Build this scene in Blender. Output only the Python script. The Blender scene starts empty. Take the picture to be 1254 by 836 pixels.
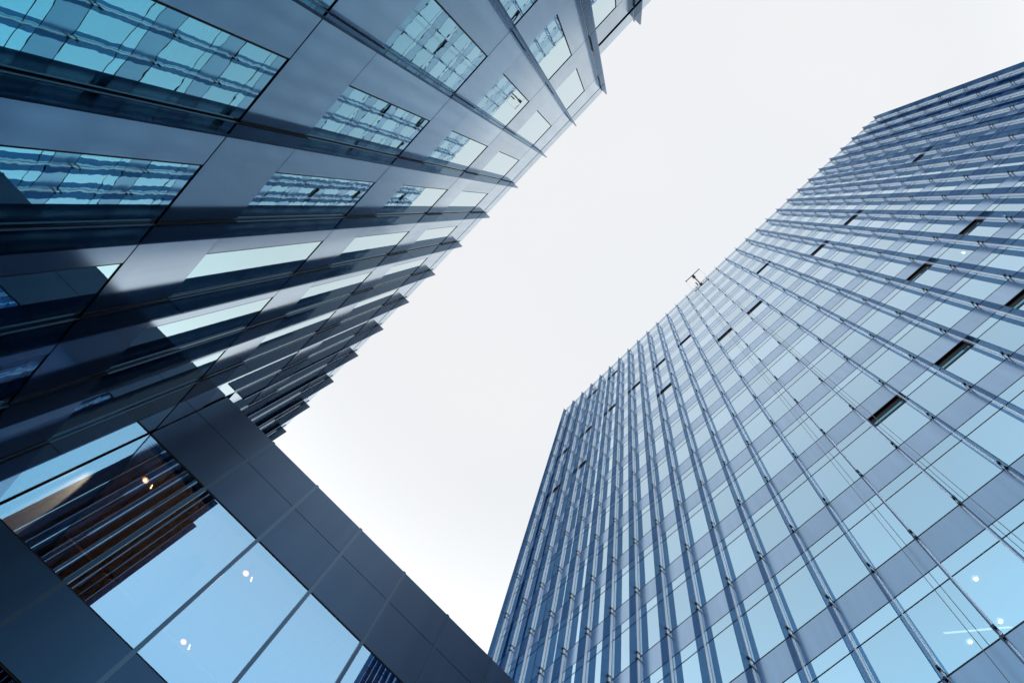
import bpy, math, random
from mathutils import Matrix, Vector
random.seed(7)
C = bpy.context.scene.collection
S = bpy.context.scene

# ------------------------------------------------------------------ camera
cam = bpy.data.cameras.new('camera')
cam.sensor_width = 36.0
cam.lens = 934.78 / 1254 * 36
cam.clip_start = 0.05
cam.clip_end = 2000
co = bpy.data.objects.new('camera', cam)
C.objects.link(co)
RX = Vector((0.6923, 0.7066, 0.1461))       # image right
RY = Vector((-0.6859, 0.7073, -0.1711))     # image down
RZ = Vector((-0.2242, 0.0182, 0.9744))      # view direction
F, CX, CY = 934.78, 627.0, 418.0
M = Matrix(((RX.x, -RY.x, -RZ.x, 0), (RX.y, -RY.y, -RZ.y, 0), (RX.z, -RY.z, -RZ.z, 0), (0, 0, 0, 1)))
co.matrix_world = M
S.camera = co
GZ = -1.6                                    # street level, the camera is held at 1.6 m

# ------------------------------------------------------------------ sky and sun
W = bpy.data.worlds.new('World')
S.world = W
W.use_nodes = True
nt = W.node_tree
bg = nt.nodes['Background']
bg.inputs['Strength'].default_value = 0.1
sky = nt.nodes.new('ShaderNodeTexSky')
sky.sky_type = 'NISHITA'
sky.sun_disc = False
SUN_EL, SUN_AZ = math.radians(52), math.radians(8)
sky.sun_elevation = SUN_EL
sky.sun_rotation = SUN_AZ
tc = nt.nodes.new('ShaderNodeTexCoord')
nz = nt.nodes.new('ShaderNodeTexNoise')
nz.inputs['Scale'].default_value = 2.2
nz.inputs['Detail'].default_value = 3
nt.links.new(tc.outputs['Generated'], nz.inputs['Vector'])
cloud = nt.nodes.new('ShaderNodeMix')
cloud.data_type = 'RGBA'
cloud.inputs[6].default_value = (8.6, 9.1, 9.6, 1)
cloud.inputs[7].default_value = (9.75, 9.6, 9.5, 1)
nt.links.new(nz.outputs['Fac'], cloud.inputs[0])
mx = nt.nodes.new('ShaderNodeMix')
mx.data_type = 'RGBA'
mx.inputs[0].default_value = 0.93
nt.links.new(sky.outputs['Color'], mx.inputs[6])
nt.links.new(cloud.outputs[2], mx.inputs[7])
# sky brightened away from the zenith to lift the reflections
sx = nt.nodes.new('ShaderNodeSeparateXYZ')
nt.links.new(tc.outputs['Generated'], sx.inputs[0])
mr = nt.nodes.new('ShaderNodeMapRange')
mr.interpolation_type = 'SMOOTHSTEP'
for k, v in (('From Min', 0.72), ('From Max', 0.93), ('To Min', 1.65), ('To Max', 1.0)):
    mr.inputs[k].default_value = v
nt.links.new(sx.outputs['Z'], mr.inputs['Value'])
vs = nt.nodes.new('ShaderNodeVectorMath')
vs.operation = 'SCALE'
nt.links.new(mx.outputs[2], vs.inputs[0])
nt.links.new(mr.outputs['Result'], vs.inputs['Scale'])
nt.links.new(vs.outputs[0], bg.inputs['Color'])

sl = bpy.data.lights.new('sun', 'SUN')
sl.energy = 0.7
sl.angle = math.radians(15)
sl.color = (1.0, 0.96, 0.9)
so = bpy.data.objects.new('sun', sl)
C.objects.link(so)
so.rotation_euler = (SUN_EL - math.radians(90), 0, -SUN_AZ)

S.view_settings.view_transform = 'Standard'
S.view_settings.look = 'None'
S.view_settings.exposure = 0.0
S.view_settings.gamma = 1
S.render.engine = 'CYCLES'
S.cycles.use_denoising = True
S.cycles.max_bounces = 10
S.cycles.glossy_bounces = 6
S.cycles.diffuse_bounces = 3
S.cycles.transparent_max_bounces = 24
S.cycles.caustics_reflective = False
S.cycles.caustics_refractive = False


# ------------------------------------------------------------------ materials
def new_mat(name):
    m = bpy.data.materials.new(name)
    m.use_nodes = True
    m.node_tree.nodes.clear()
    out = m.node_tree.nodes.new('ShaderNodeOutputMaterial')
    return m, m.node_tree, out


def noise(t, scale, detail=3, stretch=None):
    c = t.nodes.new('ShaderNodeNewGeometry')
    n = t.nodes.new('ShaderNodeTexNoise')
    n.inputs['Scale'].default_value = scale
    n.inputs['Detail'].default_value = detail
    if stretch:
        mp = t.nodes.new('ShaderNodeMapping')
        mp.inputs['Scale'].default_value = stretch
        t.links.new(c.outputs['Position'], mp.inputs['Vector'])
        t.links.new(mp.outputs['Vector'], n.inputs['Vector'])
    else:
        t.links.new(c.outputs['Position'], n.inputs['Vector'])
    return n


def math_node(t, op, a, b=None):
    n = t.nodes.new('ShaderNodeMath')
    n.operation = op
    for i, v in enumerate((a, b)):
        if v is None:
            continue
        if isinstance(v, (int, float)):
            n.inputs[i].default_value = v
        else:
            t.links.new(v, n.inputs[i])
    return n.outputs[0]


def schlick(t, power):
    lw = t.nodes.new('ShaderNodeLayerWeight')
    lw.inputs['Blend'].default_value = 0.5
    return math_node(t, 'POWER', lw.outputs['Facing'], power)


def mix_rgb(t, f, a, b):
    n = t.nodes.new('ShaderNodeMix')
    n.data_type = 'RGBA'
    for i, v in ((0, f), (6, a), (7, b)):
        if isinstance(v, (int, float)):
            n.inputs[i].default_value = v
        elif isinstance(v, tuple):
            n.inputs[i].default_value = v if len(v) == 4 else v + (1,)
        else:
            t.links.new(v, n.inputs[i])
    return n.outputs[2]


def island_random(t):
    g = t.nodes.new('ShaderNodeNewGeometry')
    o = t.nodes.new('ShaderNodeObjectInfo')
    return math_node(t, 'FRACT', math_node(t, 'ADD', g.outputs['Random Per Island'], o.outputs['Random']))


def glass_mat(name, c0, tint, power=3.0, bump=None, rough=0.0, vary=0.0, white=(0.90, 0.96, 1.0)):
    """coated glass: tinted mirror that whitens at grazing angles, over tinted transmission"""
    m, t, out = new_mat(name)
    f = schlick(t, power)
    col = mix_rgb(t, f, c0, white)
    if vary:
        r = island_random(t)
        k = math_node(t, 'ADD', math_node(t, 'MULTIPLY', r, vary), 1 - vary)
        col = mix_rgb(t, 1.0, col, col)
        v = t.nodes.new('ShaderNodeVectorMath')
        v.operation = 'SCALE'
        t.links.new(col, v.inputs[0])
        t.links.new(k, v.inputs['Scale'])
        col = v.outputs[0]
    g = t.nodes.new('ShaderNodeBsdfGlossy')
    g.inputs['Roughness'].default_value = rough
    t.links.new(col, g.inputs['Color'])
    if bump:
        n = noise(t, bump[0], 2, bump[2] if len(bump) > 2 else None)
        b = t.nodes.new('ShaderNodeBump')
        b.inputs['Strength'].default_value = 1.0
        b.inputs['Distance'].default_value = bump[1]
        t.links.new(n.outputs['Fac'], b.inputs['Height'])
        t.links.new(b.outputs['Normal'], g.inputs['Normal'])
    tr = t.nodes.new('ShaderNodeBsdfTransparent')
    t.links.new(mix_rgb(t, f, tint, (0, 0, 0)), tr.inputs['Color'])
    a = t.nodes.new('ShaderNodeAddShader')
    t.links.new(g.outputs[0], a.inputs[0])
    t.links.new(tr.outputs[0], a.inputs[1])
    t.links.new(a.outputs[0], out.inputs['Surface'])
    return m


def coated_mat(name, base, c0, rough=0.2, power=3.0, vary=0.1, white=(0.93, 0.95, 1.0)):
    """opaque coated panel: dark body colour under a sheen that grows at grazing angles"""
    m, t, out = new_mat(name)
    f = schlick(t, power)
    n = noise(t, 0.9, 4)
    dn = noise(t, 35.0, 2)
    d = t.nodes.new('ShaderNodeBsdfDiffuse')
    r = island_random(t)
    b2 = tuple(x * (1 - 2.2 * vary) for x in base)
    k = math_node(t, 'MULTIPLY', math_node(t, 'ADD', r, n.outputs['Fac']), 0.5)
    t.links.new(mix_rgb(t, k, b2, base), d.inputs['Color'])
    g = t.nodes.new('ShaderNodeBsdfGlossy')
    st = noise(t, 1.0, 4, (5.0, 5.0, 0.35))
    v = t.nodes.new('ShaderNodeVectorMath')
    v.operation = 'SCALE'
    t.links.new(mix_rgb(t, f, c0, white), v.inputs[0])
    w = math_node(t, 'ADD', math_node(t, 'MULTIPLY', st.outputs['Fac'], 0.26), math_node(t, 'MULTIPLY', r, 0.10))
    t.links.new(math_node(t, 'ADD', w, 0.80), v.inputs['Scale'])
    t.links.new(v.outputs[0], g.inputs['Color'])
    rr = math_node(t, 'ADD', math_node(t, 'MULTIPLY', n.outputs['Fac'], 0.12), rough - 0.06)
    t.links.new(rr, g.inputs['Roughness'])
    b = t.nodes.new('ShaderNodeBump')
    b.inputs['Strength'].default_value = 0.25
    b.inputs['Distance'].default_value = 0.002
    t.links.new(n.outputs['Fac'], b.inputs['Height'])
    t.links.new(b.outputs['Normal'], g.inputs['Normal'])
    a = t.nodes.new('ShaderNodeAddShader')
    t.links.new(g.outputs[0], a.inputs[0])
    t.links.new(d.outputs[0], a.inputs[1])
    t.links.new(a.outputs[0], out.inputs['Surface'])
    return m


def pbr(name, base, rough=0.5, metal=0.0, vary=0.15, scale=2.0, spec=0.5):
    m, t, out = new_mat(name)
    p = t.nodes.new('ShaderNodeBsdfPrincipled')
    n = noise(t, scale, 5)
    r = island_random(t)
    k = math_node(t, 'MULTIPLY', math_node(t, 'ADD', r, n.outputs['Fac']), 0.5)
    t.links.new(mix_rgb(t, k, tuple(x * (1 - vary) for x in base), tuple(min(1, x * (1 + vary)) for x in base)), p.inputs['Base Color'])
    t.links.new(math_node(t, 'ADD', math_node(t, 'MULTIPLY', n.outputs['Fac'], 0.1), rough - 0.05), p.inputs['Roughness'])
    p.inputs['Metallic'].default_value = metal
    p.inputs['Specular IOR Level'].default_value = spec
    t.links.new(p.outputs[0], out.inputs['Surface'])
    return m


def emit(name, col, s):
    m, t, out = new_mat(name)
    e = t.nodes.new('ShaderNodeEmission')
    e.inputs['Color'].default_value = col + (1,)
    e.inputs['Strength'].default_value = s
    t.links.new(e.outputs[0], out.inputs['Surface'])
    return m


def wood_mat():
    m, t, out = new_mat('timber')
    p = t.nodes.new('ShaderNodeBsdfPrincipled')
    n = noise(t, 3.0, 5, (6.0, 0.4, 6.0))
    t.links.new(mix_rgb(t, n.outputs['Fac'], (0.075, 0.056, 0.042), (0.15, 0.115, 0.085)), p.inputs['Base Color'])
    p.inputs['Roughness'].default_value = 0.5
    t.links.new(p.outputs[0], out.inputs['Surface'])
    return m


M_TGLASS = glass_mat('tower_glass', (0.20, 0.475, 0.685), (0.36, 0.49, 0.48), power=2.4, vary=0.12, bump=(1.1, 0.0006), white=(0.98, 1.02, 1.06))
M_VGLASS = glass_mat('vent_glass', (0.02, 0.18, 0.28), (0.10, 0.14, 0.15), white=(0.35, 0.66, 0.80))
M_LGLASS = glass_mat('block_glass', (0.10, 0.48, 0.53), (0.08, 0.13, 0.14), power=2.05, bump=(4.0, 0.0003), white=(1.0, 0.99, 1.0))
M_PGLASS = glass_mat('podium_glass', (0.17, 0.36, 0.54), (0.55, 0.52, 0.48), bump=(0.7, 0.0004))
M_BLADE = glass_mat('fin_glass', (0.02, 0.045, 0.08), (0.18, 0.28, 0.39), power=5.0, white=(0.46, 0.59, 0.74))
M_LBLADE = glass_mat('dark_fin_glass', (0.004, 0.008, 0.016), (0.07, 0.12, 0.18), power=4.5, white=(0.44, 0.55, 0.68), rough=0.04)
M_SPAN = coated_mat('spandrel_panel', (0.025, 0.062, 0.115), (0.055, 0.15, 0.275), rough=0.2, power=2.4, vary=0.12, white=(0.76, 0.88, 1.0))
M_CLAD = coated_mat('aluminium_cladding', (0.005, 0.010, 0.017), (0.085, 0.17, 0.25), rough=0.12, power=2.2, vary=0.1, white=(0.86, 0.94, 1.0))
M_PANEL = coated_mat('charcoal_cladding', (0.009, 0.018, 0.036), (0.016, 0.052, 0.108), rough=0.36, power=4.0, vary=0.16)
M_STRIP = coated_mat('charcoal_strip', (0.014, 0.024, 0.041), (0.026, 0.064, 0.112), rough=0.3, power=4.0, vary=0.1)
M_FRAME = pbr('dark_frame', (0.008, 0.011, 0.017), 0.55, spec=0.15)
M_RAIL = coated_mat('aluminium_rail', (0.58, 0.64, 0.72), (0.24, 0.27, 0.31), rough=0.3, power=3.0, vary=0.05)
M_BRACKET = pbr('dark_steel', (0.05, 0.065, 0.09), 0.45, 0.4)
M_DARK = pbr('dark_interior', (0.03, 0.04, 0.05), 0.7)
M_SLAB = pbr('ceiling_board', (0.22, 0.26, 0.28), 0.7)
M_BLIND = pbr('blind_slat', (0.72, 0.74, 0.74), 0.5)
M_FLOOR = pbr('oak_floor', (0.40, 0.35, 0.29), 0.5)
M_CONC = pbr('roof_concrete', (0.28, 0.29, 0.30), 0.8)
M_ASPH = pbr('asphalt', (0.055, 0.056, 0.06), 0.85, scale=12)
M_PAVE = pbr('paving', (0.24, 0.24, 0.235), 0.8, scale=6)
M_STEEL = pbr('crane_steel', (0.20, 0.16, 0.14), 0.5, 0.3)
M_ROPE = pbr('steel_rope', (0.05, 0.06, 0.07), 0.5)
M_TIMBER = wood_mat()
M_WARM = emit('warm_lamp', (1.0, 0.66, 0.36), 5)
M_WHITE = emit('white_lamp', (1.0, 0.93, 0.85), 16)
M_HALO = emit('lamp_halo', (1.0, 0.45, 0.16), 1.5)  # orange glow of the lamp halo, put into a surface
M_TUBE = emit('light_strip', (1.0, 0.96, 0.94), 0.75)
M_BRONZE = pbr('bronze_track', (0.55, 0.33, 0.14), 0.35, 0.7)


# ------------------------------------------------------------------ mesh helpers
class MB:
    def __init__(self):
        self.v, self.f, self.m, self.mats = [], [], [], []

    def mi(self, mat):
        if mat not in self.mats:
            self.mats.append(mat)
        return self.mats.index(mat)

    def poly(self, pts, mat):
        b = len(self.v)
        self.v += [tuple(p) for p in pts]
        self.f.append(tuple(range(b, b + len(pts))))
        self.m.append(self.mi(mat))

    def box(self, x0, x1, y0, y1, z0, z1, mat):
        b = len(self.v)
        self.v += [(x0, y0, z0), (x1, y0, z0), (x1, y1, z0), (x0, y1, z0), (x0, y0, z1), (x1, y0, z1), (x1, y1, z1), (x0, y1, z1)]
        for q in ((0, 3, 2, 1), (4, 5, 6, 7), (0, 1, 5, 4), (1, 2, 6, 5), (2, 3, 7, 6), (3, 0, 4, 7)):
            self.f.append(tuple(b + i for i in q))
            self.m.append(self.mi(mat))

    def prism(self, prof, x0, x1, mat):
        """profile in (y, z), extruded along x"""
        n = len(prof)
        b = len(self.v)
        self.v += [(x0, y, z) for y, z in prof] + [(x1, y, z) for y, z in prof]
        self.f.append(tuple(b + i for i in range(n)))
        self.f.append(tuple(b + n + i for i in reversed(range(n))))
        self.m += [self.mi(mat)] * 2
        for i in range(n):
            j = (i + 1) % n
            self.f.append((b + i, b + n + i, b + n + j, b + j))
            self.m.append(self.mi(mat))

    def tube(self, p, q, r0, mat, r1=None, n=10):
        p, q = Vector(p), Vector(q)
        r1 = r0 if r1 is None else r1
        d = (q - p).normalized()
        a = d.orthogonal().normalized()
        c = d.cross(a)
        b = len(self.v)
        for o, r in ((p, r0), (q, r1)):
            for i in range(n):
                t = 2 * math.pi * i / n
                self.v.append(tuple(o + a * (r * math.cos(t)) + c * (r * math.sin(t))))
        for i in range(n):
            j = (i + 1) % n
            self.f.append((b + i, b + j, b + n + j, b + n + i))
            self.m.append(self.mi(mat))
        self.f.append(tuple(b + i for i in reversed(range(n))))
        self.f.append(tuple(b + n + i for i in range(n)))
        self.m += [self.mi(mat)] * 2

    def build(self, name, parent=None, at=None, stuff=False):
        """at = world position of the object's origin; vertices are given in world coordinates"""
        o0 = Vector(at) if at is not None else (wloc(parent) if parent else Vector((0, 0, 0)))
        me = bpy.data.meshes.new(name)
        me.from_pydata([(x - o0.x, y - o0.y, z - o0.z) for x, y, z in self.v], [], self.f)
        for m in self.mats:
            me.materials.append(m)
        me.polygons.foreach_set('material_index', self.m)
        me.update()
        o = bpy.data.objects.new(name, me)
        C.objects.link(o)
        if parent:
            o.parent = parent
            o.location = o0 - wloc(parent)
        else:
            o.location = o0
        if stuff:
            o['kind'] = 'stuff'
        return o


def wloc(o):
    v = Vector((0, 0, 0))
    while o:
        v = v + o.location
        o = o.parent
    return v


def thing(name, label, cat, loc, group=None):
    o = bpy.data.objects.new(name, None)
    C.objects.link(o)
    o.location = loc
    o.empty_display_size = 0.5
    tag(o, label, cat, group)
    return o


def tag(o, label, cat, group=None):
    o['label'] = label
    o['category'] = cat
    if group:
        o['group'] = group


def project(p):
    p = Vector(p)
    z = p.dot(RZ)
    if z < 0.05:
        return None
    return (CX + F * p.dot(RX) / z, CY + F * p.dot(RY) / z)


def screen_area(corners):
    q = [project(c) for c in corners]
    if None in q:
        return 0
    q = [(min(max(x, 0), 1254), min(max(y, 0), 836)) for x, y in q]
    a = 0
    for i in range(len(q)):
        x0, y0 = q[i]
        x1, y1 = q[(i + 1) % len(q)]
        a += x0 * y1 - x1 * y0
    return abs(a) / 2


# ------------------------------------------------------------------ ground
g = MB()
g.poly([(-600, -600, GZ), (600, -600, GZ), (600, 600, GZ), (-600, 600, GZ)], M_ASPH)
go = g.build('ground')
go['kind'] = 'structure'
g = MB()
g.box(-7.0, 40, -2.5, 9.9, GZ - 0.3, GZ + 0.12, M_PAVE)
go = g.build('pavement')
go['kind'] = 'structure'

# ------------------------------------------------------------------ glass tower (right)
TY = 10.0                    # plane of the glass
OUT = 9.57                   # outer edge of the fins
TW = 1.222                   # bay


def tx(i):
    return -1.815 + (i - 13) * TW


TH, TU = 4.1015, 21.635      # storey, sill level of storey 0
SP, TRN = 1.29, 1.891        # spandrel height, transom below the next sill
ROOF = 74.15
N0, N1 = -5, 12


def tu(n):
    return TU + n * TH


tower = thing('office_tower', 'tall glass tower with pale blue windows and closely spaced glass fins', 'building', (1.2, TY, GZ))

m = MB()                                                     # body: back, sides, roof, plinth
XA, XB = tx(0) - 0.12, tx(31) + 0.12
m.box(XA, XB, 27.0, 27.4, GZ, ROOF - 0.02, M_SPAN)
m.box(XA, XA + 0.12, TY - 0.03, 27.0, GZ, ROOF - 0.02, M_SPAN)
m.box(XB - 0.12, XB, TY - 0.03, 27.0, GZ, ROOF - 0.02, M_SPAN)
m.build('wall', tower)
m = MB()
m.box(XA + 0.12, XB - 0.12, TY + 0.1, 27.0, ROOF - 0.5, ROOF - 0.1, M_CONC)
m.build('roof', tower)
m = MB()
m.box(XA + 0.12, XB - 0.12, TY - 0.02, TY + 0.3, GZ, tu(N0) - SP, M_SPAN)
m.build('plinth', tower)
m = MB()
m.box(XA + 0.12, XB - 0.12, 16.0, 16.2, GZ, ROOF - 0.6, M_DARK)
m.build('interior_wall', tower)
for n in range(N0, N1 + 2):                                  # spandrels and floor slabs
    z1 = tu(n)
    z0 = z1 - SP
    if n == N1 + 1:
        z1 = ROOF
    m = MB()
    for i in range(31):
        m.box(tx(i) + 0.02, tx(i + 1) - 0.02, TY - 0.006, TY + 0.05, z0 + 0.015, z1 - 0.02, M_SPAN)
    m.box(XA + 0.12, XB - 0.12, TY + 0.052, TY + 0.09, z0, z1 - 0.01, M_FRAME)
    m.build('spandrel', tower)
    if n <= N1:
        m = MB()
        m.box(XA + 0.13, XB - 0.13, TY + 0.3, 15.98, z0 + 0.1, z1 - 0.1, M_SLAB)
        m.build('floor_slab', tower)

OPEN = {(1, 8), (3, 8), (5, 8), (7, 8), (9, 8), (11, 8), (17, 8), (1, 6), (3, 6), (9, 6), (13, 6), (15, 6), (19, 6), (21, 6),
        (25, 6), (15, 0), (17, 0), (19, 0), (19, 2), (21, 2), (3, 11), (5, 11)}
BLIND = {(3, 1), (4, 1), (5, 1), (6, 1), (8, 1), (9, 1), (10, 1), (11, 1), (20, 1), (19, 1), (22, 1), (24, 1), (26, 2), (27, 2), (2, 2), (1, 1),
         (5, -1), (23, 3), (12, 3), (14, 4), (6, 4)}


VD = 0.22                    # an open vent is a little taller than a fixed top light


def tower_pane(mb, x0, x1, z0, z1):
    mb.poly([(x0, TY, z0), (x1, TY, z0), (x1, TY, z1), (x0, TY, z1)], M_TGLASS)


def tower_window_glass(mb, i, n):
    x0, x1 = tx(i) + 0.03, tx(i + 1) - 0.03
    z0, zt, z1 = tu(n), tu(n + 1) - TRN, tu(n + 1) - SP
    if (i, n) in OPEN:
        zt -= VD
    tower_pane(mb, x0, x1, z0 + 0.02, zt - 0.012)
    if (i, n) not in OPEN:
        tower_pane(mb, x0, x1, zt + 0.012, z1 - 0.015)


def tower_window_frame(mb, i, n):
    x0, x1 = tx(i) + 0.03, tx(i + 1) - 0.03
    z0, zt, z1 = tu(n), tu(n + 1) - TRN, tu(n + 1) - SP
    mb.box(x0, x1, TY - 0.01, TY + 0.05, z0 - 0.02, z0 + 0.02, M_FRAME)
    if (i, n) in OPEN:
        zt -= VD
    mb.box(x0, x1, TY - 0.008, TY + 0.05, zt - 0.012, zt + 0.012, M_FRAME)
    mb.box(x0, x1, TY - 0.006, TY + 0.05, z1 - 0.012, z1 + 0.012, M_FRAME)
    for a, b in ((x0 - 0.008, x0), (x1, x1 + 0.008)):
        mb.box(a, b, TY - 0.005, TY + 0.05, z0 - 0.02, z1 + 0.012, M_FRAME)


cells = []
for n in range(N0, N1 + 1):
    for i in range(31):
        c = [(tx(i), TY, tu(n)), (tx(i + 1), TY, tu(n)), (tx(i + 1), TY, tu(n + 1) - SP), (tx(i), TY, tu(n + 1) - SP)]
        cells.append((screen_area(c), i, n))
cells.sort(reverse=True)
near = cells[:100]
for a, i, n in near:
    m = MB()
    tower_window_glass(m, i, n)
    w = m.build('window', tower, at=(tx(i), TY, tu(n)))
    m = MB()
    tower_window_frame(m, i, n)
    m.build('frame', w)
gm = MB()
for a, i, n in cells[100:]:
    tower_window_glass(gm, i, n)
    tower_window_frame(gm, i, n)
gm.build('window', tower, stuff=True)

for i, n in sorted(OPEN):                                    # tilted vents
    x0, x1 = tx(i) + 0.035, tx(i + 1) - 0.035
    zt, z1 = tu(n + 1) - TRN - VD + 0.014, tu(n + 1) - SP - 0.014
    m = MB()
    for (a, b, c, d) in ((x0, x0 + 0.03, zt, z1), (x1 - 0.03, x1, zt, z1), (x0 + 0.03, x1 - 0.03, z1 - 0.04, z1), (x0 + 0.03, x1 - 0.03, zt, zt + 0.03)):
        m.box(a, b, TY - 0.012, TY + (0.16 if c > zt or b < x1 - 0.5 or a > x0 + 0.5 else 0.01), c, d, M_FRAME)
    v = m.build('open_vent', tower, at=(x0, TY, zt))
    s = MB()
    ang = math.radians(3.5)
    L = z1 - zt - 0.09
    dy, dz = math.sin(ang), math.cos(ang)
    a, b = (TY + 0.022, zt + 0.035), (TY + 0.022 + L * dy, zt + 0.035 + L * dz)
    pa = (a[0] + (b[0] - a[0]) * 0.22, a[1] + (b[1] - a[1]) * 0.22)
    pb = (a[0] + (b[0] - a[0]) * 0.54, a[1] + (b[1] - a[1]) * 0.54)
    s.prism([a, pa, (pa[0] + 0.03, pa[1]), (a[0] + 0.03, a[1])], x0 + 0.032, x1 - 0.032, M_FRAME)
    s.prism([pb, b, (b[0] + 0.03, b[1]), (pb[0] + 0.03, pb[1])], x0 + 0.032, x1 - 0.032, M_FRAME)  # black upper part widens the dark of the opening
    s.poly([(x0 + 0.04, pa[0] + 0.01, pa[1]), (x1 - 0.04, pa[0] + 0.01, pa[1]), (x1 - 0.04, pb[0] + 0.01, pb[1]), (x0 + 0.04, pb[0] + 0.01, pb[1])], M_VGLASS)
    s.build('sash', v)
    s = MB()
    s.box(x0, x1, TY + 0.6, TY + 0.64, zt - 0.3, z1 + 0.3, M_FRAME)  # black sheet stands in for the shaded inside of the vent
    s.build('vent_dark', v)

for i, n in sorted(BLIND):                                   # venetian blinds drawn behind the glass
    m = MB()
    z = tu(n) + 0.1
    while z < tu(n + 1) - SP - 0.08:
        m.prism([(TY + 0.16, z), (TY + 0.24, z + 0.07), (TY + 0.245, z + 0.065), (TY + 0.165, z - 0.005)], tx(i) + 0.06, tx(i + 1) - 0.06, M_BLIND)
        z += 0.15
    m.build('blind', tower)

TIP = 72.4
for i in range(32):                                          # glass fins
    x = tx(i)
    m = MB()
    zs = [GZ + 2.0] + [tu(n) for n in range(N0 + 1, N1 + 1)] + [TIP]
    for a, b in zip(zs, zs[1:]):
        m.box(x - 0.012, x + 0.012, OUT, TY - 0.115, a + 0.008, b - 0.008, M_BLADE)
    fin = m.build('glass_fin', tower, at=(x, OUT, GZ))
    r = MB()
    r.box(x - 0.028, x + 0.028, TY - 0.108, TY - 0.011, GZ + 1.0, TIP + 0.3, M_RAIL)
    r.build('rail', fin)
    b = MB()
    for z in zs[1:]:
        for dz in (-0.2, 0.14):
            b.box(x - 0.038, x + 0.038, TY - 0.17, TY - 0.02, z + dz - 0.04, z + dz + 0.04, M_BRACKET)
    b.build('bracket', fin, stuff=True)
    e = MB()
    for z in zs[1:-1]:
        e.box(x - 0.008, x + 0.008, OUT + 0.01, TY - 0.14, z - 0.006, z + 0.006, M_FRAME)
    e.build('joint', fin, stuff=True)

# lamps inside the tower
def downlight(x, y, z, label, cat, mat, r, group):
    t = thing('downlight', label, cat, (x, y, z), group)
    m = MB()
    m.tube((x, y, z), (x, y, z - 0.015), r, mat, n=16)
    m.build('lens', t)
    m = MB()
    n = 16
    for k in range(n):
        a0, a1 = 2 * math.pi * k / n, 2 * math.pi * (k + 1) / n
        p = [(x + rr * math.cos(a), y + rr * math.sin(a), zz) for rr, a, zz in
             ((r + 0.003, a0, z - 0.012), (r + 0.003, a1, z - 0.012), (r + 0.02, a1, z), (r + 0.02, a0, z))]
        m.poly(p, M_RAIL)
    m.build('trim_ring', t)
    return t


GRP = 'ceiling downlights behind the tower windows'
for xr, yr, n, lab in ((-0.0162, 0.6604, -2, 'small round white downlight, fainter and higher than two others, lower right window'),
                       (-0.0321, 0.7253, -2, 'bright oval downlight right of the white light bar behind the lower right window'),
                       (-0.0784, 0.7237, -2, 'large round downlight just under the white light bar in the lower right window'),
                       (0.3051, 0.3267, 2, 'round downlight in the upper window beside the narrow black open vent at the right edge'),
                       (0.2461, 0.3266, 2, 'round downlight glowing right of an open vent below the upper edge window')):
    z = tu(n + 1) - SP + 0.09
    downlight(xr * z, yr * z, z, lab, 'ceiling light', M_WHITE, 0.0016 * z + 0.015, GRP)
z = tu(-1) - SP - 0.35
t = thing('light_bar', 'thin white linear lamp hanging under the ceiling behind the lower right tower window', 'ceiling light', (-1.0, 0.72 * z, z))
m = MB()
q = [(-0.0955 * z, 0.6935 * z), (-0.030 * z, 0.7385 * z), (-0.0265 * z, 0.7425 * z), (-0.0940 * z, 0.6962 * z)]
m.poly([(a, b, z) for a, b in reversed(q)], M_TUBE)
m.poly([(a, b, z + 0.04) for a, b in q], M_TUBE)
for k in range(4):
    (a, b), (c, d) = q[k], q[(k + 1) % 4]
    m.poly([(a, b, z), (c, d, z), (c, d, z + 0.04), (a, b, z + 0.04)], M_TUBE)
m.build('diffuser', t)
m = MB()
for k, l in ((-0.085, 0.7015), (-0.036, 0.7352)):
    m.tube((k * z, l * z, z + 0.04), (k * z, l * z, z + 0.45), 0.008, M_RAIL, n=6)
m.build('hanger', t)

# ------------------------------------------------------------------ roof crane with ropes
RZB, RYB = 77.0, 9.33
crane = thing('roof_crane', 'small window cleaning crane with a crossbeam on the tower roof edge', 'crane', (-0.1, 10.9, ROOF - 0.1))
m = MB()
m.box(-0.7, 0.5, 10.5, 11.7, ROOF - 0.1, ROOF + 0.35, M_STEEL)
m.build('base', crane)
m = MB()
m.tube((-0.1, 11.0, ROOF + 0.35), (-0.1, 11.0, RZB + 0.1), 0.13, M_STEEL)
m.build('mast', crane)
m = MB()
m.tube((-0.1, 11.6, RZB - 0.05), (-0.1, RYB, RZB), 0.07, M_STEEL)
m.tube((-0.1, 11.0, RZB - 1.3), (-0.1, 9.9, RZB - 0.05), 0.05, M_STEEL)
m.build('jib', crane)
m = MB()
m.tube((-0.97, RYB, RZB), (0.77, RYB, RZB), 0.045, M_STEEL)
m.prism([(RYB - 0.02, RZB - 0.05), (RYB + 0.35, RZB - 0.05), (RYB + 0.35, RZB + 0.06), (RYB - 0.02, RZB + 0.06)], -0.24, 0.04, M_STEEL)
m.build('crossbeam', crane)
m = MB()
m.tube((-0.42, 10.25, RZB - 0.25), (-0.30, 10.25, RZB - 0.25), 0.24, M_STEEL, n=16)
m.build('winch_drum', crane)
for xx in (-0.95, 0.76):
    m = MB()
    m.tube((xx - 0.03, RYB, RZB - 0.07), (xx + 0.03, RYB, RZB - 0.07), 0.09, M_STEEL, n=14)
    p = m.build('pulley', crane)
    m = MB()
    m.tube((xx, RYB - 0.02, RZB - 0.08), (xx + (0.03 if xx < 0 else 0.06), RYB - 0.06, GZ + 0.5), 0.007, M_ROPE, n=6)
    m.build('rope', p)

# ------------------------------------------------------------------ metal clad block (left)
YL = 2.6
BY = -YL
LOUT = BY + 0.2


def lx(i):
    return YL * (-0.212 + 0.419 * (i - 10))


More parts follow.
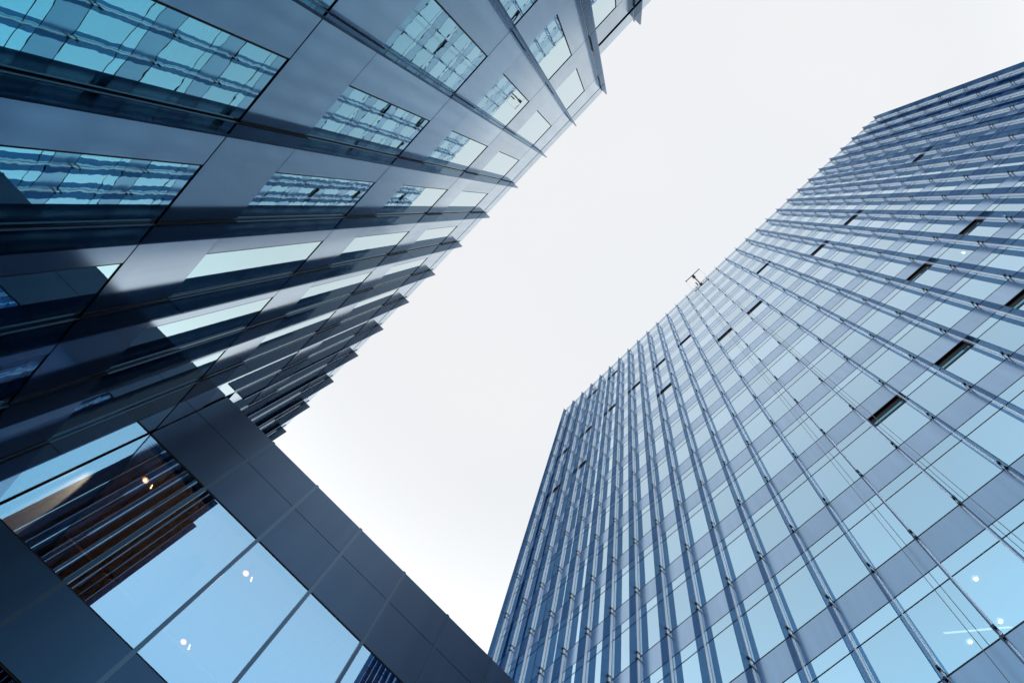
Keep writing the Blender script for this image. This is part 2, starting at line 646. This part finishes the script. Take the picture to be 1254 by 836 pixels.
LH = YL * 1.6355
LB = [YL * 1.07 + LH * k for k in range(-1, 4)]
WHT = YL * 1.143
LROOF, LTIP = YL * 8.084, 20.45
LOWROOF, LOWTIP = YL * 6.36, 16.45
PODX, PODROOF = -7.1, 12.118
IA, IL, IZ = -2, 12, 17      # first bay, where the roof steps down, last bay
block = thing('office_block', 'dark metal clad block with large mirror windows and few projecting fins', 'building', (0, BY, GZ))
XE = lx(IL) + 0.05
m = MB()
m.box(lx(IA), XE, -14.0, -13.6, GZ, LROOF - 0.02, M_CLAD)
m.box(lx(IA) - 0.1, lx(IA), -14.0, BY, GZ, LROOF - 0.02, M_CLAD)
m.box(XE - 0.12, XE, -13.6, BY - 0.03, LOWROOF - 0.1, LROOF - 0.02, M_CLAD)
m.box(XE, lx(IZ), -14.0, -13.6, GZ, LOWROOF - 0.02, M_CLAD)
m.box(lx(IZ), lx(IZ) + 0.1, -14.0, BY, GZ, LOWROOF - 0.02, M_CLAD)
m.build('wall', block)
m = MB()
m.box(lx(IA), XE - 0.12, -13.6, BY - 0.06, LROOF - 0.6, LROOF - 0.3, M_CONC)
m.box(XE, lx(IZ), -13.6, BY - 0.06, LOWROOF - 0.6, LOWROOF - 0.3, M_CONC)
m.build('roof', block)
m = MB()
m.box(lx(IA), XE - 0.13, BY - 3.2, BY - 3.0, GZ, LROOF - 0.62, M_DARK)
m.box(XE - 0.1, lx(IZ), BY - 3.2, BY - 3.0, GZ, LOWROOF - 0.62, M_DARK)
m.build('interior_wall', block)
for k, b in enumerate(LB):
    m = MB()
    xe = lx(IZ) if b < 15 else XE - 0.13
    m.box(lx(IA) + 0.01, xe, BY - 2.98, BY - 0.12, b - 0.45, b - 0.1, M_SLAB)
    m.build('floor_slab', block)


def lpanel(mb, x0, x1, z0, z1, mat=None, proud=0.004):
    if z1 - z0 > 0.03:
        mb.box(x0 + 0.005, x1 - 0.005, BY - 0.05, BY + proud, z0 + 0.008, z1 - 0.008, mat or M_CLAD)


backs = MB()
for i in range(IA, IZ):
    low = i >= IL
    floor = GZ if i >= 4 else PODROOF + 0.25
    for k, b in enumerate(LB):
        if low and k == 4:
            continue
        x0, x1 = lx(i), lx(i + 1)
        xs = x0 + 0.59 * (x1 - x0)
        z0, z1 = max(b, floor), b + WHT
        if z1 - z0 < 0.2:
            continue
        m = MB()
        m.poly([(xs - 0.014, BY - 0.004, z0 + 0.015), (x0 + 0.01, BY - 0.004, z0 + 0.015), (x0 + 0.01, BY - 0.004, z1 - 0.015), (xs - 0.014, BY - 0.004, z1 - 0.015)], M_LGLASS)
        w = m.build('window', block, at=(x0, BY, z0))
        f = MB()
        f.box(xs - 0.014, xs + 0.005, BY - 0.05, BY - 0.002, z0, z1, M_FRAME)
        f.box(x0 + 0.01, xs - 0.015, BY - 0.05, BY - 0.002, z0, z0 + 0.014, M_FRAME)
        f.box(x0 + 0.01, xs - 0.015, BY - 0.05, BY - 0.002, z1 - 0.014, z1, M_FRAME)
        f.box(x0 + 0.001, x0 + 0.0095, BY - 0.05, BY - 0.002, z0, z1, M_FRAME)
        f.build('frame', w)
        p = MB()
        lpanel(p, xs, x1, z0, z1)
        p.build('side_panel', block, at=(xs, BY, z0))
        backs.box(xs + 0.012, x1 - 0.012, BY - 0.12, BY - 0.053, z0, z1, M_FRAME)
spans = [(LB[k] + WHT, LB[k + 1]) for k in range(4)]
for k, (a, b) in enumerate(spans + [(LB[4] + WHT, LROOF - 0.87), (LROOF - 0.87, LROOF)]):
    m = MB()
    for i in range(IA, IZ):
        low = i >= IL
        if low and k > 3:
            continue
        if i < 4 and b < PODROOF + 0.25:
            continue
        lpanel(m, lx(i), lx(i + 1), a, b, proud=0.006 if k < 5 else 0.012)
    x0 = lx(4) if b < PODROOF + 0.25 else lx(IA)
    x1 = lx(IZ) if k < 4 else XE - 0.13
    m.box(x0, x1, BY - 0.11, BY - 0.055, a, b - (0.02 if k == 5 else 0), M_FRAME)
    m.build('cladding_band', block)
m = MB()
for i in range(IL, IZ):
    lpanel(m, lx(i), lx(i + 1), LB[4] + 0.18, LOWROOF, proud=0.012)
m.box(lx(IL) + 0.06, lx(IZ), BY - 0.11, BY - 0.055, LB[4], LOWROOF - 0.02, M_FRAME)
m.build('parapet_band', block)
m = MB()
m.box(lx(4) + 0.02, lx(IZ), BY - 0.4, BY - 0.13, GZ, LB[0] - 0.01, M_FRAME)
m.build('plinth', block)
backs.build('panel_backing', block)
for i in range(IA, IZ + 1):
    x = lx(i)
    z0 = GZ + 0.1 if i >= 5 else PODROOF + 0.3
    tip = LTIP if i <= IL else LOWTIP
    roof = LROOF if i <= IL else LOWROOF
    m = MB()
    js = [z0] + [b for b in LB[1:] if z0 + 0.5 < b < tip - 1] + [tip]
    for a, b in zip(js, js[1:]):
        if b == tip:
            prof = [(LOUT, a + 0.006), (BY + 0.036, a + 0.006), (BY + 0.036, tip), (LOUT, tip)]
        else:
            prof = [(LOUT, a + 0.006), (BY + 0.036, a + 0.006), (BY + 0.036, b - 0.006), (LOUT, b - 0.006)]
        m.prism(prof, x - 0.012, x + 0.012, M_LBLADE)
    fin = m.build('glass_fin', block, at=(x, LOUT, z0))
    r = MB()
    r.box(x - 0.015, x + 0.015, BY + 0.013, BY + 0.032, z0, tip + 0.25, M_STRIP)
    r.build('rail', fin)
    for a, b in spans + [(LB[4] + WHT, LROOF)]:
        if a < z0 or a > tip - 0.3:
            continue
        c = MB()
        c.box(x - 0.017, x + 0.017, BY + 0.014, BY + 0.034, a - 0.03, min(b, tip), M_FRAME)  # clamp drawn out as a dark strip for the shadowed gap
        c.build('bracket', fin)

# ------------------------------------------------------------------ podium (lower left)
PW, PY0 = 1.076, -1.45 - 1.076
PN = 10
PYA, PYB = -2.588, PY0 + PN * PW
podium = thing('podium_building', 'low charcoal panelled building with a wide lit window in the corner', 'building', (PODX, 2.5, GZ))


def py(j):
    return PY0 + j * PW if j else PYA


WIN = [(7.0, 9.9), (2.95, 5.85), (-1.2, 1.8)]
BANDS = [(11.127, PODROOF), (9.9, 11.127), (5.85, 7.0), (1.8, 2.95), (GZ, -1.2)]
for z0, z1 in BANDS:
    m = MB()
    for j in range(PN):
        y0, y1 = py(j), py(j + 1)
        m.box(PODX - 0.05, PODX, y0 + 0.006, y1 - 0.006, z0 + 0.007, z1 - 0.007, M_PANEL)
    m.box(PODX - 0.12, PODX - 0.053, PYA, PYB, z0, z1 - 0.02, M_FRAME)
    m.build('cladding_band', podium)
for z0, z1 in WIN:
    for j in range(PN):
        y0, y1 = py(j) + 0.004, py(j + 1) - 0.004
        m = MB()
        m.poly([(PODX - 0.01, y0, z0 + 0.02), (PODX - 0.01, y1, z0 + 0.02), (PODX - 0.01, y1, z1 - 0.02), (PODX - 0.01, y0, z1 - 0.02)], M_PGLASS)
        w = m.build('window', podium, at=(PODX, y0, z0))
        f = MB()
        f.box(PODX - 0.08, PODX - 0.004, y0, y1, z0, z0 + 0.02, M_FRAME)
        f.box(PODX - 0.08, PODX - 0.004, y0, y1, z1 - 0.02, z1, M_FRAME)
        f.box(PODX - 0.08, PODX - 0.012, y0 - 0.004, y0, z0, z1, M_FRAME)
        f.box(PODX - 0.08, PODX - 0.012, y1, y1 + 0.003, z0, z1, M_FRAME)
        f.build('frame', w)
for j in range(1, PN):
    m = MB()
    y = PY0 + j * PW
    m.box(PODX - 0.1, PODX + 0.014, y - 0.028, y + 0.028, GZ, PODROOF - 0.004, M_STRIP)
    m.build('mullion', podium)
m = MB()
m.box(PODX - 0.35, PODX - 0.13, PYA, PYB, PODROOF - 0.05, PODROOF + 0.01, M_STRIP)
m.build('coping', podium)
m = MB()
m.box(-19.0, -18.8, PYA, PYB, GZ, PODROOF - 0.06, M_PANEL)
m.box(-18.8, PODX - 0.12, PYB - 0.2, PYB, GZ, PODROOF - 0.06, M_PANEL)
m.box(-18.8, PODX - 0.12, PYA, PYA + 0.05, GZ, PODROOF - 0.06, M_PANEL)
m.build('wall', podium)
m = MB()
m.box(-12.98, PODX - 0.16, PYA + 0.051, PYA + 0.058, 6.92, 9.8, M_DARK)  # dark sheet added to dim the spotlight patch on this wall
m.build('added_dark_sheet', podium)
m = MB()
m.box(-18.8, PODX - 0.14, PYA + 0.06, PYB - 0.22, PODROOF - 0.5, PODROOF - 0.2, M_CONC)
m.build('roof', podium)
for z0, z1 in WIN[:2]:
    m = MB()
    m.box(-18.78, PODX - 0.15, PYA + 0.06, PYB - 0.22, z1 - 0.03, z1 + 0.2, M_TIMBER)
    y = PYA + 0.1
    while y < PYB - 0.4:                                      # boards of the timber ceiling
        m.box(-18.7, PODX - 0.16, y, y + 0.16, z1 - 0.05, z1 - 0.032, M_TIMBER)
        y += 0.18
    m.build('ceiling', podium)
m = MB()
m.box(-12.98, PODX - 0.16, PYA + 0.06, PYB - 0.22, 6.7, 6.9, M_FLOOR)
m.build('floor', podium)
m = MB()
m.box(-13.2, -13.0, PYA + 0.06, PYB - 0.22, GZ, WIN[0][1] - 0.06, M_TIMBER)
m.build('interior_wall', podium)
m = MB()
for yy in (-0.9, 3.4):
    m.box(-12.9, PODX - 0.9, yy, yy + 0.22, 9.45, 9.84, M_FRAME)
m.build('beam', podium)
m = MB()
m.box(-9.32, -9.27, PYA + 0.1, 4.0, 9.80, 9.845, M_BRONZE)
m.build('ceiling_track', podium)
GRP = 'warm spotlights under the timber ceiling'
for x, y, lab in ((-7.53, -2.13, 'warm glowing spotlight under the brown ceiling, nearest the corner of the two buildings'),
                  (-7.46, -0.15, 'warm spotlight shining through blue glass near the top of the lit low window'),
                  (-9.05, -0.09, 'small round spotlight deepest inside the low building window')):
    t = thing('spotlight', lab, 'spotlight', (x, y, 9.84), GRP)
    m = MB()
    m.tube((x, y, 9.84), (x, y, 9.70), 0.012, M_FRAME, n=8)
    m.build('stem', t)
    m = MB()
    m.tube((x, y, 9.70), (x, y, 9.665), 0.045, M_FRAME, 0.052, n=16)
    m.build('housing', t)
    pl = bpy.data.lights.new('spotlight_glow', 'SPOT')
    pl.spot_size = math.radians(58)
    pl.spot_blend = 0.3
    pl.energy = 620
    pl.color = (1.0, 0.84, 0.66)
    pl.shadow_soft_size = 0.05
    po = bpy.data.objects.new('glow', pl)
    C.objects.link(po)
    po.parent = t
    po.location = (0, 0, -0.26)
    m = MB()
    m.tube((x, y, 9.664), (x, y, 9.65), 0.042, M_HALO, 0.050, n=18)  # glowing ring paints the warm halo around the lens
    m.build('halo_ring', t)
    m = MB()
    m.tube((x, y, 9.649), (x, y, 9.635), 0.027, M_WARM, 0.022, n=16)
    m.build('lens', t)
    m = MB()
    m.tube((x - 0.05, y + 0.10, 9.75), (x - 0.04, y + 0.13, 9.66), 0.007, M_WARM, 0.011, n=12)  # glint beside the lamp, painted as a small glowing cone
    m.build('lamp_glint', t)
